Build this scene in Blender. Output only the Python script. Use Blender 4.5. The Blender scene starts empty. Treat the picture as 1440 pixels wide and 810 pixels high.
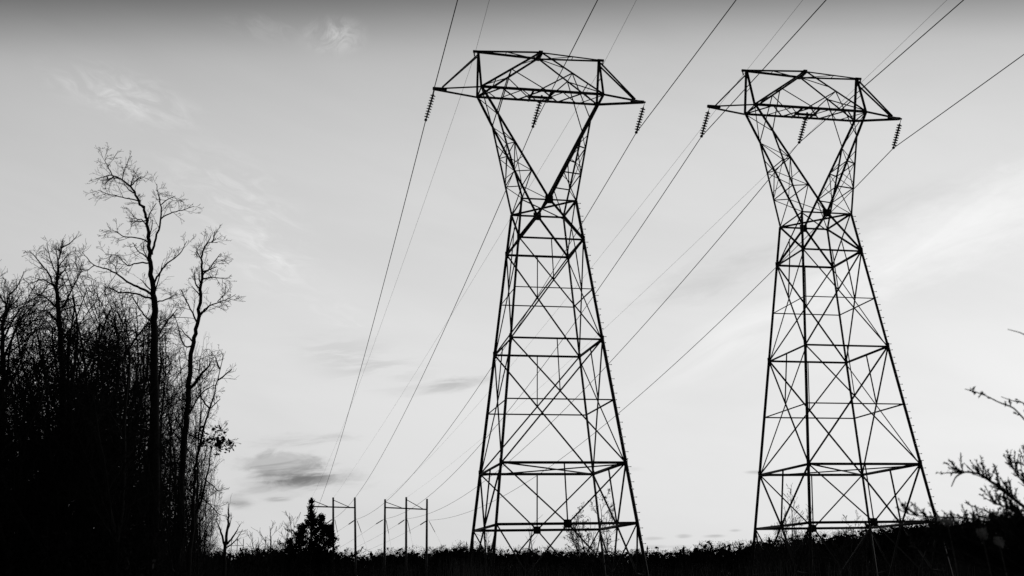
import bpy, math, random
import numpy as np
from mathutils import Matrix, Vector

C = bpy.context.scene
R = math.radians
EYE = 2.4                                   # camera height above the ground at the towers

# ------------------------------------------------------------------ camera
FPX, PITCH, ROLL = 1600.4, 0.25153, 0.0188
cam_d = bpy.data.cameras.new('camera')
cam = bpy.data.objects.new('camera', cam_d)
C.collection.objects.link(cam)
cam_d.sensor_width = 36.0
cam_d.lens = FPX / 1440 * 36.0
cam_d.clip_start = 0.05
cam_d.clip_end = 20000
cam.matrix_world = Matrix.Translation((0, 0, EYE)) @ Matrix.Rotation(math.pi / 2 + PITCH, 4, 'X') @ Matrix.Rotation(-ROLL, 4, 'Z')
cam_d.dof.use_dof = True
cam_d.dof.focus_distance = 75.0
cam_d.dof.aperture_fstop = 3.4
C.camera = cam

# ------------------------------------------------------------------ view
C.view_settings.view_transform = 'Standard'
C.view_settings.look = 'None'
C.view_settings.exposure = 0.0
C.view_settings.gamma = 1.0
C.view_settings.use_curve_mapping = False

# ------------------------------------------------------------------ helpers: pixels of the photo <-> directions
def ray(u, v):
    x = u - 720.0
    y = -(v - 405.0)
    c, s = math.cos(ROLL), math.sin(ROLL)
    x, y = x * c + y * s, -x * s + y * c
    cp, sp = math.cos(PITCH), math.sin(PITCH)
    return np.array([x, FPX * cp - y * sp, FPX * sp + y * cp])

def at(u, v, D):
    d = ray(u, v)
    return d * (D / d[1]) + np.array([0, 0, EYE])

def azel(u, v):
    d = ray(u, v)
    return math.degrees(math.atan2(d[0], d[1])), math.degrees(math.atan2(d[2], math.hypot(d[0], d[1])))

# ------------------------------------------------------------------ sky (world) and sun
SUN_EL, SUN_AZ = 7.0, 38.0                  # low sun ahead, to the right of the frame
world = bpy.data.worlds.new('World')
C.world = world
world.use_nodes = True
nt = world.node_tree
nt.nodes.clear()

class NB:
    """tiny node-maths helper"""
    def __init__(s, tree): s.t = tree
    def n(s, kind, **kw):
        nd = s.t.nodes.new(kind)
        for k, v in kw.items(): setattr(nd, k, v)
        return nd
    def put(s, sock, v):
        if hasattr(v, 'links') or isinstance(v, bpy.types.NodeSocket): s.t.links.new(v, sock)
        else: sock.default_value = v
    def m(s, op, a, b=None, c=None, clamp=False):
        nd = s.n('ShaderNodeMath', operation=op, use_clamp=clamp)
        s.put(nd.inputs[0], a)
        if b is not None: s.put(nd.inputs[1], b)
        if c is not None: s.put(nd.inputs[2], c)
        return nd.outputs[0]
    def ss(s, v, a, b, lo=0.0, hi=1.0):
        nd = s.n('ShaderNodeMapRange', interpolation_type='SMOOTHSTEP')
        s.put(nd.inputs[0], v)
        for i, q in zip((1, 2, 3, 4), (a, b, lo, hi)): nd.inputs[i].default_value = q
        return nd.outputs[0]
    def noise(s, vec, scale, detail=5, rough=0.55, dist=0.0):
        nd = s.n('ShaderNodeTexNoise')
        s.put(nd.inputs['Vector'], vec)
        nd.inputs['Scale'].default_value = scale
        nd.inputs['Detail'].default_value = detail
        nd.inputs['Roughness'].default_value = rough
        nd.inputs['Distortion'].default_value = dist
        return nd.outputs['Fac']
    def vec(s, x, y, z):
        nd = s.n('ShaderNodeCombineXYZ')
        for i, q in enumerate((x, y, z)): s.put(nd.inputs[i], q)
        return nd.outputs[0]

b = NB(nt)
tc = b.n('ShaderNodeTexCoord')
sep = b.n('ShaderNodeSeparateXYZ')
nt.links.new(tc.outputs['Generated'], sep.inputs[0])
X, Y, Z = sep.outputs
AZ = b.m('MULTIPLY', b.m('ARCTAN2', X, Y), 57.29578)
EL = b.m('MULTIPLY', b.m('ARCSINE', Z), 57.29578)

sky = b.n('ShaderNodeTexSky', sky_type='NISHITA', sun_disc=False)
sky.sun_elevation = R(SUN_EL)
sky.sun_rotation = R(SUN_AZ)
sky.air_density = 1.0
sky.dust_density = 1.5
sky.ozone_density = 1.0
bw = b.n('ShaderNodeRGBToBW')
nt.links.new(sky.outputs[0], bw.inputs[0])

def curve_of(v, pts):
    nd = b.n('ShaderNodeFloatCurve')
    cv = nd.mapping.curves[0]
    cv.points[0].location = pts[0]
    cv.points[1].location = pts[-1]
    for p in pts[1:-1]: cv.points.new(*p)
    nd.mapping.update()
    b.put(nd.inputs['Value'], v)
    return nd.outputs[0]

SKY_DEBUG = False
# thin high overcast: pale veil low down, thinning to the darker clear sky overhead and behind
# value = luminance at elevation/90
# the veil thins out along a gently bowed edge
EDGE = b.m('MULTIPLY', b.m('MINIMUM', b.m('MULTIPLY', AZ, AZ), 1600.0), 0.0034)
ELV = b.m('ADD', b.m('MAXIMUM', EL, 0.0), EDGE)
veil = curve_of(b.m('DIVIDE', ELV, 90.0),
                [(e / 90.0, l) for e, l in ((0, .665), (5, .735), (10, .755), (15, .71), (19, .665), (22, .625), (23.5, .595), (25, .553), (25.6, .53),
                 (26.2, .492), (26.7, .445), (27.2, .385), (27.8, .315), (28.4, .245), (29.0, .19), (29.8, .15), (32, .12), (40, .09), (90, .07))])
# brighter to the right (towards the sun), dim behind
side = b.m('EXPONENT', b.m('MULTIPLY', b.m('MAXIMUM', b.m('MINIMUM', AZ, 45.0), -40.0), 0.0046))
cosaz = b.m('DIVIDE', Y, b.m('MAXIMUM', b.m('SQRT', b.m('ADD', b.m('MULTIPLY', X, X), b.m('MULTIPLY', Y, Y))), 1e-4))
back = b.ss(cosaz, -0.3, 0.75, 0.10, 1.0)
base = b.m('MULTIPLY', b.m('MULTIPLY', veil, side), back)

def blob(u, v, wu, wv, rot=0.0, inner=0.25, edge=1.0, torn=0.0):
    """soft elliptic mask round the sky direction seen at photo pixel u,v (sizes in photo pixels)"""
    a0, e0 = azel(u, v)
    k = 57.3 / FPX
    dx = b.m('SUBTRACT', AZ, a0)
    dy = b.m('SUBTRACT', EL, e0)
    c, s = math.cos(R(rot)), math.sin(R(rot))
    px = b.m('DIVIDE', b.m('ADD', b.m('MULTIPLY', dx, c), b.m('MULTIPLY', dy, s)), wu * k)
    py = b.m('DIVIDE', b.m('SUBTRACT', b.m('MULTIPLY', dy, c), b.m('MULTIPLY', dx, s)), wv * k)
    r = b.m('SQRT', b.m('ADD', b.m('MULTIPLY', px, px), b.m('MULTIPLY', py, py)))
    if torn: r = b.m('ADD', r, b.m('MULTIPLY', b.m('SUBTRACT', TORN, 0.5), torn))
    return b.ss(r, inner, edge, 1.0, 0.0)

def streak(rot, sx, sy, scale, detail=6, rough=0.6, seed=0.0, dist=0.4):
    c, s = math.cos(R(rot)), math.sin(R(rot))
    u = b.m('ADD', b.m('MULTIPLY', AZ, c), b.m('MULTIPLY', EL, s))
    v = b.m('SUBTRACT', b.m('MULTIPLY', EL, c), b.m('MULTIPLY', AZ, s))
    return b.noise(b.vec(b.m('MULTIPLY', u, sx), b.m('MULTIPLY', v, sy), seed), scale, detail, rough, dist)

lum = base
TORN = streak(6, 0.7, 1.9, 0.9, 9, 0.6, 9.4, 0.5)
# faint overall mottling of the veil
mot = streak(-12, 0.25, 1.0, 0.22, 6, 0.55, 3.1)
lum = b.m('MULTIPLY', lum, b.m('ADD', b.m('MULTIPLY', b.ss(mot, 0.3, 0.7), 0.06), 0.97))
wisp = b.ss(streak(-16, 0.55, 1.5, 1.0, 8, 0.62, 7.7, 0.9), 0.38, 0.78)
wisp2 = b.ss(streak(20, 0.30, 1.5, 0.45, 7, 0.60, 1.3, 0.6), 0.36, 0.68)
low = b.ss(streak(5, 0.30, 1.9, 0.8, 8, 0.58, 5.2, 0.6), 0.40, 0.60)
def lighten(mask, tex, amt):
    global lum
    f = b.m('MULTIPLY', b.m('MULTIPLY', mask, tex), amt)
    lum = b.m('ADD', lum, f)
def darken(mask, tex, amt):
    global lum
    f = b.m('MULTIPLY', b.m('MULTIPLY', mask, tex), amt)
    lum = b.m('MULTIPLY', lum, b.m('SUBTRACT', 1.0, f))
# bright wisps, upper left
lighten(blob(175, 135, 150, 45, -10, 0.0), wisp, 0.19)
lighten(blob(470, 50, 62, 34, 5, 0.0), b.ss(streak(30, 0.9, 1.2, 0.9, 7, 0.65, 2.4, 1.0), 0.35, 0.65), 0.19)
lighten(blob(380, 40, 120, 26, -3, 0.0), wisp, 0.06)
lighten(blob(330, 290, 170, 90, -35, 0.0), wisp, 0.12)
lighten(blob(385, 370, 90, 70, -25, 0.0), wisp, 0.08)
lighten(blob(480, 440, 100, 40, -15, 0.0), wisp, 0.06)
# bright sweep at the right
lighten(blob(1340, 325, 300, 70, 17, 0.1, 1.0, 0.8), b.m('ADD', b.m('MULTIPLY', wisp2, 0.4), 0.6), 0.15)
lighten(blob(1050, 470, 260, 60, 22, 0.0), wisp2, 0.09)
# grey bands under it
darken(blob(1000, 390, 150, 40, 15, 0.1, 1.0, 1.2), b.m('ADD', b.m('MULTIPLY', wisp2, 0.6), 0.4), 0.15)
darken(blob(1250, 295, 170, 28, 15, 0.0), b.m('ADD', b.m('MULTIPLY', wisp2, 0.5), 0.3), 0.11)
darken(blob(640, 540, 90, 16, 8, 0.0, 1.0, 1.2), low, 0.30)
darken(blob(510, 510, 150, 50, -15, 0.0), low, 0.15)
# grey cloud over the H-frames, smaller ones round it
darken(blob(402, 657, 84, 30, -3, 0.35, 0.95, 1.3), b.m('ADD', b.m('MULTIPLY', low, 0.45), 0.55), 0.46)
darken(blob(395, 680, 90, 26, 4, 0.2, 1.0, 1.3), b.m('ADD', b.m('MULTIPLY', low, 0.6), 0.4), 0.26)
darken(blob(450, 672, 75, 24, 0, 0.1, 1.0, 1.4), low, 0.34)
darken(blob(335, 706, 30, 13, -4, 0.2, 1.0, 1.2), b.m('ADD', b.m('MULTIPLY', low, 0.5), 0.5), 0.40)
darken(blob(390, 702, 26, 5, 0, 0.1), low, 0.30)
darken(blob(430, 620, 90, 14, 4, 0.1, 1.0, 1.5), low, 0.22)
# flat cloud scraps over the horizon
for (u, v, w, h, a) in ((921, 757, 20, 3.4, .34), (961, 754, 15, 4.0, .40), (1005, 754, 20, 3.2, .36), (1034, 746, 12, 3, .25),
                        (925, 769, 26, 4.0, .30), (955, 769, 24, 4.0, .26), (1062, 664, 22, 4.0, .35), (800, 755, 22, 3, .18),
                        (890, 660, 18, 5, .10), (1160, 752, 60, 5, .12)):
    darken(blob(u, v, w, h, 0, 0.15, 1.0, 0.9), b.m('ADD', b.m('MULTIPLY', low, 0.45), 0.55), a)
# the physical sky supplies a share of the light as well
SKYK = 0.0006
tot = b.m('ADD', lum, b.m('MULTIPLY', bw.outputs[0], SKYK))
bg = b.n('ShaderNodeBackground')
nt.links.new(tot, bg.inputs['Color'])
bg.inputs['Strength'].default_value = 1.0
wo = b.n('ShaderNodeOutputWorld')
nt.links.new(bg.outputs[0], wo.inputs['Surface'])

sun_d = bpy.data.lights.new('sun', 'SUN')
sun_d.energy = 0.5
sun_d.angle = R(12)
sun_d.color = (1.0, 0.99, 0.98)
sun = bpy.data.objects.new('sun', sun_d)
C.collection.objects.link(sun)
sd = Vector((math.sin(R(SUN_AZ)) * math.cos(R(SUN_EL)), math.cos(R(SUN_AZ)) * math.cos(R(SUN_EL)), math.sin(R(SUN_EL))))
sun.rotation_euler = sd.to_track_quat('Z', 'Y').to_euler()
sun.location = (60, 60, 60)

# ------------------------------------------------------------------ materials (the photograph is black and white: greys only)
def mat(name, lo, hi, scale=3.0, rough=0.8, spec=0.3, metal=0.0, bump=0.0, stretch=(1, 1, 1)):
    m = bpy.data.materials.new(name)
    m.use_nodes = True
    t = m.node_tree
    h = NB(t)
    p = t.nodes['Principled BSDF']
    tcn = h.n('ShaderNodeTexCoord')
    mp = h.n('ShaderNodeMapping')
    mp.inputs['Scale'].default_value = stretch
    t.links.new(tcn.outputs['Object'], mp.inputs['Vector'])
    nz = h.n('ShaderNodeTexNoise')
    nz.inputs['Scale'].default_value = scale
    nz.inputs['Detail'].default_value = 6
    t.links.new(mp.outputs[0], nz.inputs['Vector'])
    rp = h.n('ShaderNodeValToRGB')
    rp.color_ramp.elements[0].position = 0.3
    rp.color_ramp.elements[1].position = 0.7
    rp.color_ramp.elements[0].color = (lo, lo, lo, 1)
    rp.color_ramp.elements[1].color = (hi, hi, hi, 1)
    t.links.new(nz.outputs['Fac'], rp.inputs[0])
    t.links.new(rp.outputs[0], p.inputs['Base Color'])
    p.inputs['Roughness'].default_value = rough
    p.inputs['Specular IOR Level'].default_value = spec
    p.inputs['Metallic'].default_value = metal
    if bump:
        bp = h.n('ShaderNodeBump')
        bp.inputs['Strength'].default_value = bump
        t.links.new(nz.outputs['Fac'], bp.inputs['Height'])
        t.links.new(bp.outputs[0], p.inputs['Normal'])
    return m

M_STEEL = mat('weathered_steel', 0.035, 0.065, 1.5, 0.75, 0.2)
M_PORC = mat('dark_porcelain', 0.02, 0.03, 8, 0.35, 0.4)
M_WIRE = mat('weathered_cable', 0.03, 0.05, 2, 0.8, 0.2)
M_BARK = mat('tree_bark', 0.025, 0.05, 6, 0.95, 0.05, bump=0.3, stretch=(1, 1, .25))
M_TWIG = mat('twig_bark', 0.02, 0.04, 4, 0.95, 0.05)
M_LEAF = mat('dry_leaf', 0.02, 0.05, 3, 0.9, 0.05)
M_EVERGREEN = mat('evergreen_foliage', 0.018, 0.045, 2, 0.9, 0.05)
M_WOOD = mat('weathered_pole_wood', 0.09, 0.17, 3, 0.9, 0.1, bump=0.2, stretch=(6, 6, .3))
M_GRASS = mat('dead_grass', 0.10, 0.26, 1.0, 0.9, 0.1)
M_SOIL = mat('winter_ground', 0.03, 0.07, 0.35, 1.0, 0.0, bump=0.4)
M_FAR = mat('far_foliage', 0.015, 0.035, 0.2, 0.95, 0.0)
M_FLUFF = mat('seed_fluff', 0.45, 0.7, 20, 0.95, 0.05)
mat_concrete = mat("footing_concrete", 0.2, 0.3, 5, 0.9, 0.1)

# ------------------------------------------------------------------ object helpers
def link(o): C.collection.objects.link(o); return o

def props(o, label=None, cat=None, group=None, kind=None):
    if label: o['label'] = label
    if cat: o['category'] = cat
    if group: o['group'] = group
    if kind: o['kind'] = kind
    return o

def empty(name, loc=(0, 0, 0), rz=0.0):
    o = bpy.data.objects.new(name, None)
    o.empty_display_size = 0.3
    o.location = loc
    o.rotation_euler = (0, 0, rz)
    return link(o)

def mesh_obj(name, V, F, m, parent=None, smooth=False):
    """V: (n,3) array; F: list of (k,4)/(k,3) int arrays"""
    me = bpy.data.meshes.new(name)
    V = np.asarray(V, dtype=np.float32)
    Fs = [np.asarray(f, dtype=np.int32) for f in F if len(f)]
    loops = np.concatenate([f.ravel() for f in Fs])
    tot = np.concatenate([np.full(len(f), f.shape[1], np.int32) for f in Fs])
    start = np.concatenate([[0], np.cumsum(tot)[:-1]]).astype(np.int32)
    me.vertices.add(len(V)); me.vertices.foreach_set('co', V.ravel())
    me.loops.add(len(loops)); me.loops.foreach_set('vertex_index', loops)
    me.polygons.add(len(tot)); me.polygons.foreach_set('loop_start', start)
    me.polygons.foreach_set('loop_total', tot)
    if smooth: me.polygons.foreach_set('use_smooth', np.ones(len(tot), bool))
    me.update(calc_edges=True)
    me.validate()
    me.materials.append(m)
    o = bpy.data.objects.new(name, me)
    link(o)
    if parent is not None: o.parent = parent
    return o

class MB:
    """collects geometry for one mesh"""
    def __init__(s): s.V = []; s.Q = []; s.T = []; s.n = 0
    def add(s, v, q=None, t=None):
        v = np.asarray(v, float)
        if q is not None and len(q): s.Q.append(np.asarray(q, int) + s.n)
        if t is not None and len(t): s.T.append(np.asarray(t, int) + s.n)
        s.V.append(v); s.n += len(v)
    def frame(s, a, c, up=None):
        d = c - a; L = np.linalg.norm(d); d = d / max(L, 1e-9)
        r = np.array([0, 0, 1.0]) if up is None else np.asarray(up, float)
        if abs(d @ r) > 0.97: r = np.array([1.0, 0, 0]) if abs(d[0]) < 0.9 else np.array([0, 1.0, 0])
        x = np.cross(r, d); x /= np.linalg.norm(x)
        return d, x, np.cross(d, x)
    def angle(s, a, c, w, th=None, up=None, flip=1):
        """steel angle (L section) from a to c"""
        a = np.asarray(a, float); c = np.asarray(c, float)
        th = th or max(0.012, w * 0.16)
        d, x, y = s.frame(a, c, up)
        sec = np.array([(0, 0), (w, 0), (w, th), (th, th), (th, w), (0, w)]) - w * 0.5
        sec[:, 0] *= flip
        pts = [a + x * p + y * q for p, q in sec] + [c + x * p + y * q for p, q in sec]
        q = [(i, (i + 1) % 6, 6 + (i + 1) % 6, 6 + i) for i in range(6)]
        q += [(0, 3, 2, 1), (0, 5, 4, 3), (6, 7, 8, 9), (6, 9, 10, 11)]
        s.add(pts, q)
    def box(s, a, c, w, h, up=None):
        a = np.asarray(a, float); c = np.asarray(c, float)
        d, x, y = s.frame(a, c, up)
        sec = [(-w / 2, -h / 2), (w / 2, -h / 2), (w / 2, h / 2), (-w / 2, h / 2)]
        pts = [a + x * p + y * q for p, q in sec] + [c + x * p + y * q for p, q in sec]
        q = [(i, (i + 1) % 4, 4 + (i + 1) % 4, 4 + i) for i in range(4)] + [(3, 2, 1, 0), (4, 5, 6, 7)]
        s.add(pts, q)
    def block(s, ctr, ax, ay, az, sx, sy, sz):
        ctr = np.asarray(ctr, float)
        s.box(ctr - np.asarray(az) * sz / 2, ctr + np.asarray(az) * sz / 2, sx, sy, up=ay)
    def tube(s, P, r, sides=5, cap=True):
        P = np.asarray(P, float); n = len(P)
        r = np.full(n, r, float) if np.isscalar(r) else np.asarray(r, float)
        t = np.gradient(P, axis=0)
        t /= np.maximum(np.linalg.norm(t, axis=1, keepdims=True), 1e-9)
        m = t.mean(0)
        ref = np.eye(3)[np.argmin(np.abs(m))]
        x = np.cross(np.broadcast_to(ref, t.shape), t)
        x /= np.maximum(np.linalg.norm(x, axis=1, keepdims=True), 1e-9)
        y = np.cross(t, x)
        a = np.arange(sides) * 2 * math.pi / sides
        V = P[:, None] + r[:, None, None] * (np.cos(a)[None, :, None] * x[:, None] + np.sin(a)[None, :, None] * y[:, None])
        i = np.arange(n - 1)[:, None] * sides; j = np.arange(sides)[None]
        k = (j + 1) % sides
        Q = np.stack([i + j, i + k, i + sides + k, i + sides + j], -1).reshape(-1, 4)
        tris = None
        if cap:
            tris = [(0, q + 1, q) for q in range(1, sides - 1)] + [((n - 1) * sides, (n - 1) * sides + q, (n - 1) * sides + q + 1) for q in range(1, sides - 1)]
        s.add(V.reshape(-1, 3), Q, tris)
    def lathe(s, base, axis, prof, sides=12):
        base = np.asarray(base, float); axis = np.asarray(axis, float) / np.linalg.norm(axis)
        d, x, y = s.frame(base, base + axis)
        a = np.arange(sides) * 2 * math.pi / sides
        V = np.concatenate([base + d * h + r * (np.cos(a)[:, None] * x + np.sin(a)[:, None] * y) for h, r in prof])
        n = len(prof)
        i = np.arange(n - 1)[:, None] * sides; j = np.arange(sides)[None]; k = (j + 1) % sides
        Q = np.stack([i + j, i + k, i + sides + k, i + sides + j], -1).reshape(-1, 4)
        s.add(V, Q)
    def build(s, name, m, parent=None, smooth=False, origin=None):
        V = np.concatenate(s.V)
        if origin is not None: V = V - np.asarray(origin)
        F = []
        if s.Q: F.append(np.concatenate(s.Q))
        if s.T: F.append(np.concatenate(s.T))
        o = mesh_obj(name, V, F, m, parent, smooth)
        if origin is not None: o.location = origin
        return o

# ------------------------------------------------------------------ ground
def ground_z(x, y):
    r = np.hypot(x, y)
    z = 0.75 * np.exp(-(r / 22.0) ** 2)                       # the photographer stands on a low rise
    z = z + 0.18 * np.sin(x * 0.21 + 1.3) * np.sin(y * 0.17) + 0.08 * np.sin(x * 0.9) * np.sin(y * 0.7 + 2)
    return z * np.clip(1.6 - r / 400.0, 0, 1)
g = np.concatenate([-np.geomspace(8000, 130, 16), np.linspace(-120, 120, 121), np.geomspace(130, 8000, 16)])
gx, gy = np.meshgrid(g, g + 0.0)
gz = ground_z(gx, gy)
N = len(g)
idx = np.arange(N * N).reshape(N, N)
gq = np.stack([idx[:-1, :-1], idx[:-1, 1:], idx[1:, 1:], idx[1:, :-1]], -1).reshape(-1, 4)
go = mesh_obj('ground', np.stack([gx, gy, gz], -1).reshape(-1, 3), [gq], M_SOIL, None, True)
props(go, kind='structure')

# ------------------------------------------------------------------ lattice towers
HS = [22.48233, 19.89733, 16.69945, 13.54035, 9.8801, 6.2081, 2.80667]
ZT = EYE + 0.1527                            # mean height offset of the two towers
HW, H1, HT1, H2, HT2, H3, H4 = [h + ZT for h in HS]
SLOPE = 0.11689
HBR, LBR, DBR = 30.11907 + ZT, 4.00174, 0.81952
HTIP, LTIP = 30.13831 + ZT, 6.93728
HPK, LPK = 32.91023 + ZT, 4.0296
HCT, DCT = 32.94482 + ZT, 0.47118
TJ, TA = 0.25085, 0.49968
def wid(h): return 4.0 - SLOPE * (h - H4)
def ring(h):
    w = wid(h)
    return dict(NL=np.array([-w, -w, h]), NR=np.array([w, -w, h]), FL=np.array([-w, w, h]), FR=np.array([w, w, h]))
SIDES = [('NL', 'NR'), ('NR', 'FR'), ('FR', 'FL'), ('FL', 'NL')]
def lerp(a, c, t): return a + (c - a) * t
UPAX = dict(NL=(1, 1, 0), NR=(-1, 1, 0), FL=(1, -1, 0), FR=(-1, -1, 0))

def make_tower():
    root = empty('transmission_tower')
    RW, R1, RT1, R2, RT2, R3, R4 = [ring(h) for h in (HW, H1, HT1, H2, HT2, H3, H4)]
    FT = ring(-0.2)
    # corner legs, each with its concrete-set foot
    for c in ('NL', 'NR', 'FL', 'FR'):
        m = MB()
        big = dict(NL=.175, NR=.145, FL=.135, FR=.15)[c]
        m.angle(FT[c], R2[c], big, 0.03, up=UPAX[c])
        m.angle(R2[c], RW[c], big * 0.9, 0.026, up=UPAX[c])
        for q in (R2, R3, R1):
            m.angle(q[c] - np.array([0, 0, .22]), q[c] + np.array([0, 0, .22]), big * 1.08, 0.035, up=UPAX[c])
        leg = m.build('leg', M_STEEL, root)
        f = MB()
        f.lathe(FT[c] - np.array([0, 0, .3]), (0, 0, 1), [(0, .45), (.55, .42), (.6, .36), (.601, .001)], 14)
        f.build('footing', mat_concrete, leg)
    # horizontal rings
    for q, w, thick in ((RW, .10, 1), (R1, .12, 1), (RT1, .06, 0), (R2, .115, 1), (RT2, .075, 0), (R3, .15, 1), (R4, .15, 1)):
        m = MB()
        for a, c in SIDES: m.angle(q[a], q[c], w, flip=-1)
        if q is R3:
            m.angle(q['NL'], q['FR'], .075); m.angle(q['NR'] + [0, 0, -.08], q['FL'] + [0, 0, -.08], .075)
        if q is RW:
            m.angle(q['FL'], q['NR'], .10); m.angle(q['NL'] + [0, 0, -.1], q['FR'] + [0, 0, -.1], .055)
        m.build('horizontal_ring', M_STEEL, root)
    # face bracing: X panels with a hanger, then the K panel and the splayed bottom
    for fi, (a, c) in enumerate(SIDES):
        m = MB()
        n = np.cross(R3[c] - R3[a], R1[a] - R3[a]); n /= np.linalg.norm(n)
        for top, bot, w in ((R1, R2, .085), (R2, R3, .09)):
            side = 0.8 if fi in (1, 3) else 1.0
            m.angle(top[a], bot[c], w * side, up=n)
            m.angle(top[c] - n * .05, bot[a] - n * .05, w * side, up=n, flip=-1)
            wt, wb = wid(top['NL'][2]), wid(bot['NL'][2])
            X = lerp(lerp(top[a], top[c], .5), lerp(bot[a], bot[c], .5), wt / (wt + wb))
            m.angle(lerp(top[a], top[c], .5), X, .062, up=n)
        mid4 = lerp(R4[a], R4[c], .5)
        for k in (a, c):
            m.angle(R3[k], mid4, .085, up=n)
            foot = FT[k] + np.array([0, 0, .35])
            m.angle(mid4, foot, .085, up=n)
            P = lerp(mid4, foot, .52)
            m.angle(R4[k], P, .08, up=n)
            m.angle(lerp(R4[k], FT[k], .52), P, .055, up=n)
        m.angle(lerp(R3[a], R3[c], .5), mid4, .08, up=n)
        if fi in (1, 3):                     # waist panel, sides: crossed
            near, far = (a, c) if a[0] == 'N' else (c, a)
            m.angle(RW[far], R1[near], .10, up=n)
            m.angle(RW[near] - n * .05, R1[far] - n * .05, .06, up=n)
            m.angle(lerp(RW[near], R1[far], .5), lerp(R1[near], R1[far], .5), .05, up=n)
        m.build('face_bracing', M_STEEL, root)
        g_ = MB()
        g_.block(mid4 - n * .03, None, n, (0, 0, 1), .46, .025, .46)
        g_.build('gusset_plate', M_STEEL, root)
    # forked window: two inclined boxes from the waist to the bridge
    CN, CF = np.array([0, -wid(HW), HW]), np.array([0, wid(HW), HW])
    BR = {k: np.array([sx * LBR, sy * DBR, HBR]) for k, sx, sy in (('NL', -1, -1), ('NR', 1, -1), ('FL', -1, 1), ('FR', 1, 1))}
    J = {}
    for s in ('L', 'R'):
        m = MB()
        inn, out = {}, {}
        for k, cc in (('N', CN), ('F', CF)):
            bk, ww = BR[k + s], RW[k + s]
            j = lerp(bk, cc, TJ); J[k + s] = j
            m.angle(bk, j, .17, .028, up=(0, 1, 0)); m.angle(j, cc, .15, .024, up=(0, 1, 0))
            m.angle(j, ww, .12, .02, up=(0, 1, 0))
            inn[k] = [j, lerp(j, cc, .33), lerp(j, cc, .66), cc]
            out[k] = [j, lerp(j, ww, .36), lerp(j, ww, .68), ww]
            for i in (1, 2):
                m.angle(inn[k][i], out[k][i], .065)
                m.angle(inn[k][i], out[k][i + 1], .062, up=(0, 1, 0))
            m.angle(inn[k][1] + [0, .03, 0], lerp(out[k][0], out[k][1], .55) + [0, .03, 0], .045, up=(0, 1, 0))
            m.angle(lerp(inn[k][1], inn[k][2], .5), lerp(out[k][1], out[k][2], .75), .042, up=(0, 1, 0))
            # K legs from the window's foot down to the first ring
            m.angle(cc, R1[k + s], .15, .024, up=(0, 1, 0))
        for i in (0, 1, 2):
            m.angle(out['F'][i], out['N'][i + 1], .05); m.angle(inn['F'][i], inn['N'][i + 1], .048)
            if i: m.angle(out['F'][i], out['N'][i], .05); m.angle(inn['F'][i], inn['N'][i], .05)
        m.angle(out['N'][1], out['F'][2], .042); m.angle(inn['N'][1], inn['F'][2], .042)
        m.angle(BR['F' + s], J['N' + s], .055); m.angle(BR['N' + s], J['F' + s] + [0, 0, .02], .055)
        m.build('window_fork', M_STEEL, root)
    for cc in (CN, CF):
        g_ = MB(); g_.block(cc + [0, .02, 0], None, (0, 1, 0), (0, 0, 1), .5, .05, .5)
        g_.build('gusset_plate', M_STEEL, root)
    # bridge: flat girder between the forks
    m = MB()
    m.angle(BR['NL'], BR['NR'], .14, .024); m.angle(BR['FL'], BR['FR'], .12, .02)
    m.angle(BR['NL'], BR['FL'], .09); m.angle(BR['NR'], BR['FR'], .09)
    NP = 6
    for i in range(NP):
        t0, t1 = i / NP, (i + 1) / NP
        n0, n1 = lerp(BR['NL'], BR['NR'], t0), lerp(BR['NL'], BR['NR'], t1)
        f0, f1 = lerp(BR['FL'], BR['FR'], t0), lerp(BR['FL'], BR['FR'], t1)
        if i % 2 == 0: m.angle(f0, n1, .068); m.angle(n0 - [0, 0, .05], f1 - [0, 0, .05], .045)
        else: m.angle(n0, f1, .068); m.angle(f0 - [0, 0, .05], n1 - [0, 0, .05], .045)
    m.build('bridge_girder', M_STEEL, root)
    m = MB()                                  # hanger for the middle string
    z = HBR - .06
    for x in (-.62, .62): m.box((x, -DBR, z), (x, DBR, z), .1, .1)
    m.box((-.78, .0, z - .06), (.78, .0, z - .06), .16, .12)
    m.build('insulator_hanger', M_STEEL, root)
    # cross-arms
    for s, sx in (('L', -1), ('R', 1)):
        T = np.array([sx * LTIP, 0, HTIP]); PK = np.array([sx * LPK, 0, HPK])
        m = MB()
        m.angle(BR['N' + s], T, .10); m.angle(BR['F' + s], T - [0, 0, .03], .13)
        m.box(T - [sx * .85, 0, 0], T + [sx * .05, 0, 0], .16, .16)
        for dy in (-.19, .19): m.angle(PK + [sx * .05, dy, -.28], T + [-sx * .55, dy * .4, .12], .085)
        m.build('cross_arm', M_STEEL, root)
        m = MB()                              # earth-wire peak on its two posts
        m.angle(BR['N' + s], PK + [0, -.05, 0], .12); m.angle(BR['F' + s], PK + [0, .05, 0], .13)
        m.angle(lerp(BR['N' + s], PK, .5), lerp(BR['F' + s], PK, .5), .05)
        m.box(PK - [sx * .1, 0, 0], PK + [sx * .34, 0, 0], .13, .13)
        m.box(PK + [sx * .3, 0, .04], PK + [sx * .24, 0, -.34], .05, .07)
        m.build('earth_wire_peak', M_STEEL, root)
    # top girder and the two A-frames under it
    TN, TF = np.array([0, -DCT, HCT]), np.array([0, DCT, HCT])
    m = MB()
    for sx in (-1, 1):
        PK = np.array([sx * LPK, 0, HPK])
        m.angle(PK - [0, .06, 0], TN, .09); m.angle(PK + [0, .06, 0], TF, .12)
        m.angle(lerp(PK, TN, .45), lerp(PK, TF, .45), .05); m.angle(lerp(PK, TN, .45), lerp(PK, TF, .9), .05)
    m.box(TN - [0, .1, .02], TF + [0, .1, -.02], .26, .2)
    m.build('top_girder', M_STEEL, root)
    m = MB()
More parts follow.
